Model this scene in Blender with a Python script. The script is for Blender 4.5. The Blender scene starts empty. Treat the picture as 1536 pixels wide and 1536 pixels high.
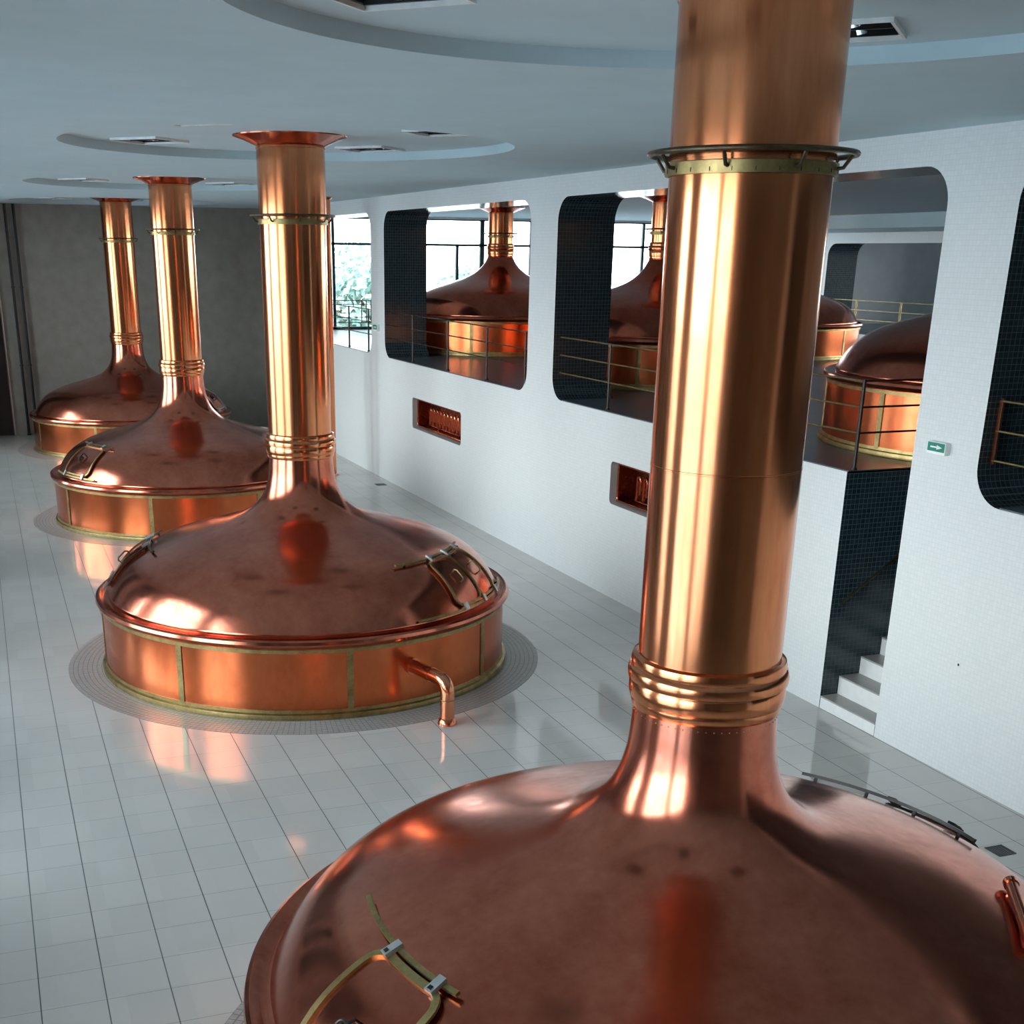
import bpy, bmesh, math, random
from math import pi, sin, cos, radians as R_
from mathutils import Vector, Matrix
random.seed(7)
SC = bpy.context.scene
COL = SC.collection

# ------------------------------------------------------------------ materials
def new_mat(name):
    m = bpy.data.materials.new(name); m.use_nodes = True
    nt = m.node_tree; nt.nodes.clear()
    o = nt.nodes.new('ShaderNodeOutputMaterial'); b = nt.nodes.new('ShaderNodeBsdfPrincipled')
    nt.links.new(b.outputs[0], o.inputs[0])
    return m, nt, b
def ramp(nt, fac, stops):
    r = nt.nodes.new('ShaderNodeValToRGB'); nt.links.new(fac, r.inputs[0])
    e = r.color_ramp.elements
    while len(e) < len(stops): e.new(0.5)
    for i, (p, c) in enumerate(stops):
        e[i].position = p; e[i].color = (c[0], c[1], c[2], 1) if isinstance(c, tuple) else (c, c, c, 1)
    return r.outputs[0]
def noise(nt, vec, scale, detail=4, rough=0.55):
    n = nt.nodes.new('ShaderNodeTexNoise'); n.inputs['Scale'].default_value = scale
    n.inputs['Detail'].default_value = detail; n.inputs['Roughness'].default_value = rough
    if vec: nt.links.new(vec, n.inputs['Vector'])
    return n.outputs['Fac']
def mapping(nt, vec, scale=(1, 1, 1), loc=(0, 0, 0), rot=(0, 0, 0)):
    m = nt.nodes.new('ShaderNodeMapping'); nt.links.new(vec, m.inputs[0])
    m.inputs['Scale'].default_value = scale; m.inputs['Location'].default_value = loc; m.inputs['Rotation'].default_value = rot
    return m.outputs[0]
def M(nt, op, a, b=None, clamp=False):
    n = nt.nodes.new('ShaderNodeMath'); n.operation = op; n.use_clamp = clamp
    for i, v in enumerate((a, b)):
        if v is None: continue
        if hasattr(v, 'links') or hasattr(v, 'is_linked'): nt.links.new(v, n.inputs[i])
        else: n.inputs[i].default_value = v
    return n.outputs[0]
def mix(nt, fac, a, b):
    n = nt.nodes.new('ShaderNodeMix'); n.data_type = 'RGBA'
    if hasattr(fac, 'is_linked'): nt.links.new(fac, n.inputs[0])
    else: n.inputs[0].default_value = fac
    for s, v in ((n.inputs[6], a), (n.inputs[7], b)):
        if hasattr(v, 'is_linked'): nt.links.new(v, s)
        else: s.default_value = (v[0], v[1], v[2], 1)
    return n.outputs[2]
def texco(nt, which='Object'):
    n = nt.nodes.new('ShaderNodeTexCoord'); return n.outputs[which]
def worldpos(nt):
    return nt.nodes.new('ShaderNodeNewGeometry').outputs['Position']
def bump(nt, b, h, strength, dist=0.01):
    n = nt.nodes.new('ShaderNodeBump'); n.inputs['Strength'].default_value = strength; n.inputs['Distance'].default_value = dist
    nt.links.new(h, n.inputs['Height']); nt.links.new(n.outputs[0], b.inputs['Normal'])

def copper(name, c0, c1, rough=(0.12, 0.3), streak=(1, 1, 1), aniso=0.0, bstr=0.05):
    m, nt, b = new_mat(name)
    v = texco(nt)
    n1 = noise(nt, mapping(nt, v, streak), 1.6, 6, 0.6)
    n2 = noise(nt, mapping(nt, v, (streak[0] * 6, streak[1] * 6, streak[2] * 6)), 2.0, 5, 0.65)
    s = M(nt, 'ADD', M(nt, 'MULTIPLY', n1, 0.7), M(nt, 'MULTIPLY', n2, 0.3))
    nt.links.new(ramp(nt, s, [(0.32, c0), (0.68, c1)]), b.inputs['Base Color'])
    b.inputs['Metallic'].default_value = 1
    nt.links.new(ramp(nt, s, [(0.3, rough[1]), (0.7, rough[0])]), b.inputs['Roughness'])
    if aniso: b.inputs['Anisotropic'].default_value = aniso
    bump(nt, b, noise(nt, v, 2.2, 2, 0.5), bstr, 0.05)
    return m
def simple(name, c, rough=0.5, metal=0.0, var=0.06, scale=8):
    m, nt, b = new_mat(name)
    f = noise(nt, texco(nt), scale, 4)
    lo = tuple(max(0, x * (1 - var * 2)) for x in c); hi = tuple(min(1, x * (1 + var)) for x in c)
    nt.links.new(ramp(nt, f, [(0.3, lo), (0.7, hi)]), b.inputs['Base Color'])
    b.inputs['Roughness'].default_value = rough; b.inputs['Metallic'].default_value = metal
    return m
def mosaic(name, tile_lo, tile_hi, grout, size, gw, rough, grough=0.8, bs=0.3, sheen=0.0):
    """small square tiles on any face, from world position and normal"""
    m, nt, b = new_mat(name)
    g = nt.nodes.new('ShaderNodeNewGeometry')
    sp = nt.nodes.new('ShaderNodeSeparateXYZ'); nt.links.new(g.outputs['Position'], sp.inputs[0])
    sn = nt.nodes.new('ShaderNodeSeparateXYZ'); nt.links.new(g.outputs['True Normal'], sn.inputs[0])
    tot = None
    for i in range(3):
        fr = M(nt, 'FRACT', M(nt, 'DIVIDE', sp.outputs[i], size))
        ln = M(nt, 'LESS_THAN', fr, gw)
        keep = M(nt, 'LESS_THAN', M(nt, 'ABSOLUTE', sn.outputs[i]), 0.8)
        ln = M(nt, 'MULTIPLY', ln, keep)
        tot = ln if tot is None else M(nt, 'MAXIMUM', tot, ln)
    vm = nt.nodes.new('ShaderNodeVectorMath'); vm.operation = 'SCALE'; vm.inputs['Scale'].default_value = 1 / size
    nt.links.new(g.outputs['Position'], vm.inputs[0])
    fl = nt.nodes.new('ShaderNodeVectorMath'); fl.operation = 'FLOOR'; nt.links.new(vm.outputs[0], fl.inputs[0])
    wn = nt.nodes.new('ShaderNodeTexWhiteNoise'); nt.links.new(fl.outputs[0], wn.inputs[0])
    big = noise(nt, g.outputs['Position'], 0.6, 3)
    f = M(nt, 'ADD', M(nt, 'MULTIPLY', wn.outputs[0], 0.6), M(nt, 'MULTIPLY', big, 0.4))
    tc = ramp(nt, f, [(0.1, tile_lo), (0.9, tile_hi)])
    nt.links.new(mix(nt, tot, tc, grout), b.inputs['Base Color'])
    r = M(nt, 'ADD', M(nt, 'MULTIPLY', tot, grough - rough), rough)
    r = M(nt, 'ADD', r, M(nt, 'MULTIPLY', wn.outputs[0], 0.06))
    nt.links.new(r, b.inputs['Roughness'])
    bump(nt, b, M(nt, 'ADD', M(nt, 'MULTIPLY', tot, -1.0), M(nt, 'MULTIPLY', wn.outputs[0], 0.25)), bs, 0.004)
    return m

COPPER_DOME = copper('copper_dome', (0.44, 0.11, 0.065), (0.72, 0.235, 0.145), (0.10, 0.27))
COPPER_TUBE = copper('copper_chimney', (0.62, 0.19, 0.075), (0.87, 0.345, 0.165), (0.12, 0.22), (2.2, 2.2, 0.35), 0.0, 0.03)
COPPER_BAND = copper('copper_band', (0.58, 0.125, 0.042), (0.78, 0.22, 0.085), (0.16, 0.28), (1, 1, 0.5))
COPPER_SMALL = copper('copper_fitting', (0.64, 0.20, 0.10), (0.86, 0.35, 0.20), (0.12, 0.22))
BRASS = copper('aged_brass', (0.20, 0.15, 0.06), (0.48, 0.37, 0.17), (0.3, 0.5), (3, 3, 3))
BRASS_DARK = copper('dark_bronze', (0.05, 0.04, 0.028), (0.17, 0.14, 0.085), (0.28, 0.45), (3, 3, 3))
COPPER_DARK = copper('dark_copper', (0.16, 0.045, 0.028), (0.34, 0.11, 0.07), (0.2, 0.35))  # darker copper tone for the niche lining
POST = simple('dark_post', (0.035, 0.03, 0.027), 0.35, 0.4)
STEEL = simple('clamp_steel', (0.55, 0.58, 0.58), 0.35, 0.9)
BLACK = simple('black_iron', (0.02, 0.02, 0.022), 0.4, 0.5)
PAINT = simple('ceiling_paint', (0.55, 0.70, 0.745), 0.75, 0, 0.02, 1.5)  # blue tint carries the cool daylight on the ceiling in its colour
WHITE_TILE = mosaic('white_mosaic', (0.655, 0.675, 0.67), (0.70, 0.72, 0.715), (0.61, 0.64, 0.635), 0.055, 0.09, 0.42, bs=0.05)
DARK_TILE = mosaic('dark_blue_mosaic', (0.008, 0.022, 0.030), (0.022, 0.045, 0.058), (0.085, 0.12, 0.13), 0.066, 0.09, 0.16, bs=0.3)
WALL_GREY = simple('grey_render', (0.27, 0.26, 0.235), 0.85, 0, 0.07, 3)
WALL_PALE = simple('pale_render', (0.5, 0.5, 0.5), 0.85, 0, 0.04, 2)
GALLERY_FLOOR = simple('gallery_floor', (0.10, 0.125, 0.15), 0.28, 0, 0.08, 2)
STEP_WHITE = simple('white_step_tile', (0.74, 0.75, 0.74), 0.4, 0, 0.03)
STEP_GREY = simple('grey_step_tread', (0.34, 0.33, 0.31), 0.3, 0, 0.05)
FRAME = simple('window_frame_dark', (0.03, 0.055, 0.065), 0.4, 0.2)
MIRROR = simple('lamp_reflector', (0.75, 0.78, 0.8), 0.18, 1.0)
GRATE = simple('drain_grate', (0.05, 0.055, 0.06), 0.4, 0.6)
BARK = simple('bark', (0.16, 0.11, 0.07), 0.9)
LEAF = simple('foliage', (0.42, 0.58, 0.50), 0.7, 0, 0.3, 3)
GRASS = simple('paved_ground', (0.34, 0.37, 0.40), 0.9, 0, 0.1, 1)
GREEN = simple('sign_green', (0.0, 0.22, 0.14), 0.4)
SIGNWHITE = simple('sign_white', (0.85, 0.88, 0.86), 0.4)
LAMP_GLASS = simple('lamp_glass', (0.6, 0.65, 0.66), 0.1, 0.0)

# hall floor: large glazed tiles 0.52 m, faint grout, glossy
FLOOR, nt, b = new_mat('hall_floor_tiles')
wp = worldpos(nt)
v = mapping(nt, wp, (1, 1, 1), (0, 0, 0), (0, 0, R_(0.85)))
sp = nt.nodes.new('ShaderNodeSeparateXYZ'); nt.links.new(v, sp.inputs[0])
def gl(c, off, size, w):
    fr = M(nt, 'FRACT', M(nt, 'DIVIDE', M(nt, 'ADD', c, off), size))
    return M(nt, 'LESS_THAN', fr, w / size)
lx = gl(sp.outputs[0], 10 * 0.52 + 0.155, 0.52, 0.010)
ly = gl(sp.outputs[1], 10 * 0.52 + 0.04, 0.52, 0.007)
gm = M(nt, 'MAXIMUM', lx, M(nt, 'MULTIPLY', ly, 0.7))
vm = nt.nodes.new('ShaderNodeVectorMath'); vm.operation = 'SCALE'; vm.inputs['Scale'].default_value = 1 / 0.52
nt.links.new(v, vm.inputs[0])
fl = nt.nodes.new('ShaderNodeVectorMath'); fl.operation = 'FLOOR'; nt.links.new(vm.outputs[0], fl.inputs[0])
wn = nt.nodes.new('ShaderNodeTexWhiteNoise'); nt.links.new(fl.outputs[0], wn.inputs[0])
f = M(nt, 'ADD', M(nt, 'MULTIPLY', wn.outputs[0], 0.45), M(nt, 'MULTIPLY', noise(nt, wp, 1.3, 5), 0.55))
tc = ramp(nt, f, [(0.15, (0.50, 0.485, 0.46)), (0.85, (0.56, 0.54, 0.51))])
nt.links.new(mix(nt, gm, tc, (0.08, 0.085, 0.085)), b.inputs['Base Color'])
nt.links.new(M(nt, 'ADD', M(nt, 'MULTIPLY', gm, 0.5), M(nt, 'ADD', 0.045, M(nt, 'MULTIPLY', noise(nt, wp, 0.8, 4), 0.07))), b.inputs['Roughness'])
b.inputs['IOR'].default_value = 1.6
bump(nt, b, M(nt, 'MULTIPLY', gm, -1.0), 0.2, 0.003)

# annular mosaic around each kettle (concentric rows, object space)
RINGMAT, nt, b = new_mat('ring_mosaic')
v = texco(nt)
sp = nt.nodes.new('ShaderNodeSeparateXYZ'); nt.links.new(v, sp.inputs[0])
rr = M(nt, 'SQRT', M(nt, 'ADD', M(nt, 'MULTIPLY', sp.outputs[0], sp.outputs[0]), M(nt, 'MULTIPLY', sp.outputs[1], sp.outputs[1])))
an = M(nt, 'ARCTAN2', sp.outputs[1], sp.outputs[0])
l1 = M(nt, 'LESS_THAN', M(nt, 'FRACT', M(nt, 'DIVIDE', rr, 0.068)), 0.16)
l2 = M(nt, 'LESS_THAN', M(nt, 'FRACT', M(nt, 'MULTIPLY', M(nt, 'ADD', an, 4.0), 48.0)), 0.12)
gm = M(nt, 'MAXIMUM', l1, l2)
tc = ramp(nt, noise(nt, v, 14, 3), [(0.3, (0.28, 0.275, 0.265)), (0.7, (0.37, 0.365, 0.35))])
nt.links.new(mix(nt, gm, tc, (0.15, 0.15, 0.15)), b.inputs['Base Color'])
b.inputs['Roughness'].default_value = 0.38

# thin window glass
GLASS, nt, b = new_mat('window_glass')
out = [n for n in nt.nodes if n.type == 'OUTPUT_MATERIAL'][0]
nt.nodes.remove(b)
tr = nt.nodes.new('ShaderNodeBsdfTransparent'); tr.inputs[0].default_value = (0.97, 0.99, 0.99, 1)
gs = nt.nodes.new('ShaderNodeBsdfGlossy'); gs.inputs['Roughness'].default_value = 0.02
lw = nt.nodes.new('ShaderNodeFresnel'); lw.inputs[0].default_value = 1.45
mx = nt.nodes.new('ShaderNodeMixShader')
nt.links.new(lw.outputs[0], mx.inputs[0]); nt.links.new(tr.outputs[0], mx.inputs[1]); nt.links.new(gs.outputs[0], mx.inputs[2])
nt.links.new(mx.outputs[0], out.inputs[0])

# ------------------------------------------------------------------ mesh helpers
class MB:
    def __init__(s): s.v = []; s.f = []
    def add(s, vs, fs):
        o = len(s.v); s.v += [tuple(p) for p in vs]; s.f += [tuple(i + o for i in f) for f in fs]; return s
    def box(s, x0, x1, y0, y1, z0, z1):
        vs = [(x, y, z) for x in (x0, x1) for y in (y0, y1) for z in (z0, z1)]
        return s.add(vs, [(0, 1, 3, 2), (4, 6, 7, 5), (0, 4, 5, 1), (2, 3, 7, 6), (0, 2, 6, 4), (1, 5, 7, 3)])
    def lathe(s, prof, seg=96, a0=0.0, a1=2 * pi, close=False, cx=0, cy=0):
        full = abs(a1 - a0 - 2 * pi) < 1e-6; n = seg if full else seg + 1
        m = len(prof); vs = []
        for i in range(n):
            a = a0 + (a1 - a0) * i / seg
            vs += [(cx + r * cos(a), cy + r * sin(a), z) for r, z in prof]
        fs = []
        for i in range(seg):
            j = (i + 1) % n
            for k in range(m if close else m - 1):
                l = (k + 1) % m
                fs.append((i * m + k, j * m + k, j * m + l, i * m + l))
        if close and not full:
            fs.append(tuple(range(m))[::1]); fs.append(tuple(n * m - m + k for k in range(m))[::-1])
        return s.add(vs, fs)
    def tube(s, pts, r, seg=12, closed=False):
        pts = [Vector(p) for p in pts]; n = len(pts); vs = []
        up = Vector((0, 0, 1)); prev = None
        for i, p in enumerate(pts):
            a = pts[(i - 1) % n] if (i > 0 or closed) else p
            c = pts[(i + 1) % n] if (i < n - 1 or closed) else p
            t = (c - a).normalized()
            if prev is None:
                ref = up if abs(t.z) < 0.9 else Vector((1, 0, 0))
                x = t.cross(ref).normalized()
            else:
                x = (prev - t * prev.dot(t)).normalized()
            prev = x; y = t.cross(x)
            rr = r[i] if isinstance(r, (list, tuple)) else r
            vs += [p + x * rr * cos(2 * pi * k / seg) + y * rr * sin(2 * pi * k / seg) for k in range(seg)]
        fs = []
        for i in range(n if closed else n - 1):
            j = (i + 1) % n
            for k in range(seg):
                l = (k + 1) % seg
                fs.append((i * seg + k, i * seg + l, j * seg + l, j * seg + k))
        if not closed:
            fs.append(tuple(range(seg))[::-1]); fs.append(tuple((n - 1) * seg + k for k in range(seg)))
        return s.add(vs, fs)
    def build(s, name, mat, parent=None, smooth=True, angle=35, loc=None):
        me = bpy.data.meshes.new(name); me.from_pydata(s.v, [], s.f); me.validate(); me.update()
        bm = bmesh.new(); bm.from_mesh(me)
        bmesh.ops.recalc_face_normals(bm, faces=bm.faces)
        for e in bm.edges:
            e.smooth = not (len(e.link_faces) == 2 and e.calc_face_angle(0) > R_(angle))
        for f in bm.faces: f.smooth = smooth
        bm.to_mesh(me); bm.free()
        if mat: me.materials.append(mat)
        o = bpy.data.objects.new(name, me); COL.objects.link(o)
        if parent: o.parent = parent
        if loc: o.location = loc
        return o

def tag(o, label=None, cat=None, group=None, kind=None):
    if label: o['label'] = label
    if cat: o['category'] = cat
    if group: o['group'] = group
    if kind: o['kind'] = kind
    return o
def thing(name, loc, label, cat, group=None):
    o = bpy.data.objects.new(name, None); COL.objects.link(o); o.location = loc
    o.empty_display_size = 0.3
    return tag(o, label, cat, group)
def struct(o, label=None):
    o['kind'] = 'structure'
    if label: o['label'] = label
    return o

def boolean(obj, cutters):
    for c in cutters:
        m = obj.modifiers.new('b', 'BOOLEAN'); m.operation = 'DIFFERENCE'; m.solver = 'EXACT'; m.object = c
    dg = bpy.context.evaluated_depsgraph_get(); dg.update()
    me = bpy.data.meshes.new_from_object(obj.evaluated_get(dg))
    obj.modifiers.clear(); old = obj.data; obj.data = me; bpy.data.meshes.remove(old)
    for c in cutters:
        d = c.data; bpy.data.objects.remove(c); bpy.data.meshes.remove(d)
    return obj
def rrect(a0, a1, b0, b1, r, n=8, corners=(1, 1, 1, 1)):
    """rounded rectangle outline in (a,b); corners order: a1b1, a0b1, a0b0, a1b0"""
    out = []
    for (ca, cb, st), on in zip(((a1 - r, b1 - r, 0), (a0 + r, b1 - r, 90), (a0 + r, b0 + r, 180), (a1 - r, b0 + r, 270)), corners):
        if on:
            for k in range(n + 1):
                t = R_(st + 90 * k / n); out.append((ca + r * cos(t), cb + r * sin(t)))
        else:
            out.append(((a1 if st in (0, 270) else a0), (b1 if st in (0, 90) else b0)))
    return out
def prism_x(outline, x0, x1, name='cut'):
    n = len(outline)
    vs = [(x0, a, b) for a, b in outline] + [(x1, a, b) for a, b in outline]
    fs = [tuple(range(n)), tuple(range(n, 2 * n))[::-1]] + [(i, (i + 1) % n, n + (i + 1) % n, n + i) for i in range(n)]
    return MB().add(vs, fs).build(name, None, smooth=False)
def prism_y(outline, y0, y1, name='cut'):
    n = len(outline)
    vs = [(a, y0, b) for a, b in outline] + [(a, y1, b) for a, b in outline]
    fs = [tuple(range(n)), tuple(range(n, 2 * n))[::-1]] + [(i, (i + 1) % n, n + (i + 1) % n, n + i) for i in range(n)]
    return MB().add(vs, fs).build(name, None, smooth=False)
def cutbox(*a): return MB().box(*a).build('cut', None, smooth=False)

# ------------------------------------------------------------------ setting dimensions
W0, W1 = 10.45, 11.60        # the thick wall between hall and gallery
ZC = 7.08; ZR = 7.20          # hall ceiling, top of the round recesses
YB = 44.9; YF = -5.0; XL = -3.2
GF = 3.2; GC = 6.93           # gallery floor and ceiling
HALL = [(4.271, 6.640), (4.478, 18.145), (4.650, 29.65), (4.850, 41.62 - 0.35)]
GAL = [(14.4, 14.8), (14.4, 25.4), (14.4, 34.6)]
SK = (23.8, 35.2, 2.88)

# floor slab
o = MB().box(XL - 0.4, W0 + 0.02, YF - 0.4, YB, -0.3, 0).build('floor', FLOOR, smooth=False)
struct(o)
# ceiling with round recesses and square light wells
o = MB().box(XL - 0.4, W1, YF - 0.4, YB + 0.4, ZC, 7.7).build('ceiling', PAINT, smooth=False)
cuts = []
for (x, y) in HALL:
    cuts.append(MB().lathe([(0, ZC - 0.3), (3.0, ZC - 0.3), (3.0, ZR), (0, ZR)], 96, cx=x, cy=y).build('cut', None, smooth=False))
o = boolean(o, cuts)
cuts = []
LAMPS = []
for k, (x, y) in enumerate(HALL):
    for dx, dy in ((-1.62, -1.6), (-1.64, 1.45), (1.58, -1.6), (1.58, 1.5)):
        LAMPS.append((x + dx, y + dy, k))
        s = 0.37
        c = MB().box(-s, s, -s, s, ZC - 0.2, ZR + 0.16).build('cut', None, smooth=False)
        me = c.data; me.transform(Matrix.Translation((x + dx, y + dy, 0)) @ Matrix.Rotation(R_(45), 4, 'Z'))
        cuts.append(c)
o = boolean(o, cuts)
struct(o)
# gallery ceiling with bulkhead
o = MB().box(W1, 42, YF, YB + 0.4, GC, 7.7).build('ceiling', PAINT, smooth=False)
struct(o)
struct(MB().box(25.5, 30.0, YF, YB, 6.55, GC).build('trim_1', PAINT, smooth=False))

# the thick right wall with rounded openings
wall = MB().box(W0, W1, YF, YB + 0.3, -0.3, ZC).build('wall_right', WHITE_TILE, smooth=False)
cuts = []
OPEN = [(-2.0, 11.18), (12.25, 22.42), (23.62, 32.83), (33.98, 43.4)]
for i, (a, c) in enumerate(OPEN):
    cuts.append(prism_x(rrect(a, c, GF, 6.72, 0.42, 10), W0 - 0.3, W1 + 0.3))
wall = boolean(wall, cuts)
wall = boolean(wall, [cutbox(W0 - 0.3, W1 + 0.3, 12.25, 13.42, 0.0, GF + 0.6)])
# shallow niches
NICHES = [(37.9, 41.3), (27.22, 30.62), (16.45, 19.87)]
wall = boolean(wall, [prism_x(rrect(a, c, 1.66, 2.40, 0.09, 5), W0 - 0.2, W0 + 0.52) for a, c in NICHES])
wall.data.materials.clear()
for m_ in (WHITE_TILE, DARK_TILE, WALL_PALE): wall.data.materials.append(m_)
for p in wall.data.polygons:
    p.use_smooth = False
    c = p.center
    nic = 1.6 < c.z < 2.45 and any(a - .05 < c.y < b_ + .05 for a, b_ in NICHES) and W0 + 0.01 < c.x < W0 + 0.6
    p.material_index = 2 if nic else (0 if abs(p.normal.x) > 0.9 or c.y > YB else 1)
struct(wall)

# far end wall of the hall
o = MB().box(XL - 0.4, W0, YB, YB + 0.3, -0.3, ZC).build('wall_back', WALL_GREY, smooth=False)
struct(o)
# front wall behind the viewpoint and left wall with tall windows
o = MB().box(XL - 0.4, W0, YF - 0.4, YF, -0.3, ZC).build('wall_front', WALL_GREY, smooth=False); struct(o)
lw_ = MB().box(XL - 0.4, XL, YF, YB, -0.3, ZC).build('wall_left', WALL_PALE, smooth=False)
WINS = [(0, 3.4), (4.2, 8.2), (10.6, 14.4), (15.6, 19.6), (20.8, 24.8), (27, 31), (32.3, 36.3), (37.6, 41.4)]
lw_ = boolean(lw_, [prism_x(rrect(a, c, 0.9, 6.55, 0.25, 5), XL - 0.7, XL + 0.3) for a, c in WINS])
struct(lw_)
nwin = 0
def window_x(x, a, c, z0, z1, nm, nt_=1):
    """a framed glazed window in a wall facing +x"""
    f = MB(); t = 0.05
    f.box(x - t, x + t, a, a + 0.07, z0, z1); f.box(x - t, x + t, c - 0.07, c, z0, z1)
    f.box(x - t, x + t, a, c, z0, z0 + 0.07); f.box(x - t, x + t, a, c, z1 - 0.07, z1)
    for i in range(1, nm): yy = a + (c - a) * i / nm; f.box(x - t, x + t, yy - 0.035, yy + 0.035, z0, z1)
    zt = z0 + (z1 - z0) * 0.72; f.box(x - t, x + t, a, c, zt - 0.035, zt + 0.035)
    w = f.build('window_%d' % nwin, FRAME, smooth=False); struct(w)
    g = MB().box(x - 0.006, x + 0.006, a + 0.03, c - 0.03, z0 + 0.03, z1 - 0.03).build('pane', GLASS, w, smooth=False)
    return w
for a, c in WINS:
    nwin += 1; window_x(XL - 0.2, a, c, 0.9, 6.55, 2)

# gallery floor (with the stair well) and the lower second bay
gf = MB().box(W1, 20.0, YF, YB, GF - 0.35, GF).build('floor', GALLERY_FLOOR, smooth=False)
gf = boolean(gf, [cutbox(W1 - 0.3, 12.3, 7.0, 12.1, GF - 1, GF + 1)])
gf = boolean(gf, [cutbox(W1 - 0.3, 11.95, 12.0, 13.42, GF - 1, GF + 1)])
struct(gf)
struct(MB().box(20.0, 30.0, YF, YB, SK[2] - 0.35, SK[2]).build('floor', GALLERY_FLOOR, smooth=False))
struct(MB().box(19.98, 20.0, YF, YB, SK[2], GF - 0.01).build('trim_2', DARK_TILE, smooth=False))
# sills of the openings inside the wall thickness share the gallery floor finish
for i, (a, c) in enumerate(OPEN):
    aa = 13.42 if i == 1 else a
    struct(MB().box(W0 + 0.02, W1, aa + (0.0 if i == 1 else .4), c - .4, GF - 0.02, GF + 0.012).build('trim_%d' % (3 + i), GALLERY_FLOOR, smooth=False))

# far wall of the gallery with an opening
o = MB().box(30.0, 31.3, YF, YB, 2.4, GC).build('wall_gallery', WHITE_TILE, smooth=False)
o = boolean(o, [prism_x(rrect(22.0, 41.1, GF, 6.20, 0.42, 8), 29.7, 31.6)])
o.data.materials.clear()
for m_ in (WHITE_TILE, DARK_TILE): o.data.materials.append(m_)
for p in o.data.polygons: p.material_index = 0 if abs(p.normal.x) > 0.9 else 1
struct(o)
struct(MB().box(31.3, 40, YF, YB, GF - 0.35, GF).build('floor', GALLERY_FLOOR, smooth=False))
o = MB().box(40, 40.3, YF, YB, 2.8, GC).build('wall_east', WALL_PALE, smooth=False)
o = boolean(o, [cutbox(39.7, 40.6, 14, 42, 3.7, 6.6)]); struct(o)
nwin += 1; window_x(40.15, 14, 42, 3.7, 6.6, 8)  # added window, out of view, to brighten the room behind the far opening
struct(MB().box(W1, 42, YF - .4, YF, 2.4, GC).build('wall_gallery_front', WALL_GREY, smooth=False))

# big glazed end of the gallery
gz = MB(); yw = YB + 0.1; t = 0.06
for x, w in ((W1 + 0.05, .1), (12.48, .10), (17.05, .10), (18.0, .16), (19.9, .08), (24.5, .10), (27.2, .1), (29.95, .1)):
    gz.box(x - w / 2, x + w / 2, yw - t, yw + t, GF, 6.0 if x == 17.05 else 6.86)
gz.box(W1, 30, yw - t, yw + t, GF, GF + 0.10); gz.box(W1, 30, yw - t, yw + t, 6.82, 6.86); gz.box(W1, 30, yw - t, yw + t, 5.98, 6.06)
nwin += 1
gw = gz.build('window_%d' % nwin, FRAME, smooth=False); struct(gw)
MB().box(W1, 30, yw - 0.006, yw + 0.006, GF + .05, 6.84).build('pane', GLASS, gw, smooth=False)
struct(MB().box(W1, 30, YB, YB + 0.3, 6.86, GC).build('wall_gallery_back', WHITE_TILE, smooth=False))
struct(MB().box(31.3, 40, YB, YB + 0.3, 2.8, GC).build('wall_east_back', WALL_PALE, smooth=False))

# ------------------------------------------------------------------ kettles
ZI = [1.12, 1.25, 1.4, 1.55, 1.7, 1.82, 1.92, 2.0, 2.1, 2.2, 2.35, 2.5, 2.7, 2.9, 3.05]
RI = [2.885, 2.81, 2.712, 2.57, 2.345, 2.05, 1.72, 1.43, 1.09, .845, .655, .555, .490, .470, .460]
def smoothprof(zs, rs, n=110):
    # arc length parametrised Catmull-Rom through the control points
    P = [Vector((r, z)) for r, z in zip(rs, zs)]
    P = [P[0] * 2 - P[1]] + P + [P[-1] * 2 - P[-2]]
    out = []
    for i in range(1, len(P) - 2):
        for k in range(8):
            t = k / 8
            out.append(0.5 * ((2 * P[i]) + (P[i + 1] - P[i - 1]) * t + (2 * P[i - 1] - 5 * P[i] + 4 * P[i + 1] - P[i + 2]) * t * t + (-P[i - 1] + 3 * P[i] - 3 * P[i + 1] + P[i + 2]) * t ** 3))
    out.append(P[-2].copy())
    # light smoothing keeps the sheen continuous
    for _ in range(14):
        out = [out[0]] + [(out[i - 1] + out[i] * 2 + out[i + 1]) / 4 for i in range(1, len(out) - 1)] + [out[-1]]
    return out

class Dome:
    def __init__(s, zs, rs):
        s.p = smoothprof(zs, rs); s.L = [0]
        for a, b_ in zip(s.p, s.p[1:]): s.L.append(s.L[-1] + (b_ - a).length)
    def at(s, l):
        i = 0
        while i < len(s.L) - 2 and s.L[i + 1] < l: i += 1
        t = (l - s.L[i]) / (s.L[i + 1] - s.L[i]); a, b_ = s.p[i], s.p[i + 1]
        p = a + (b_ - a) * t
        i0, i1 = max(0, i - 2), min(len(s.p) - 1, i + 3)
        d = (s.p[i1] - s.p[i0]).normalized(); n = Vector((d.y, -d.x))
        return p, n
    def s_of_z(s, z):
        for i in range(len(s.p) - 1):
            if s.p[i].y <= z <= s.p[i + 1].y:
                return s.L[i] + (z - s.p[i].y) / (s.p[i + 1].y - s.p[i].y) * (s.L[i + 1] - s.L[i])
        return 0
    def P(s, ang, l, off=0):
        p, n = s.at(l); r = p.x + n.x * off
        return (r * cos(ang), r * sin(ang), p.y + n.y * off)

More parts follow.
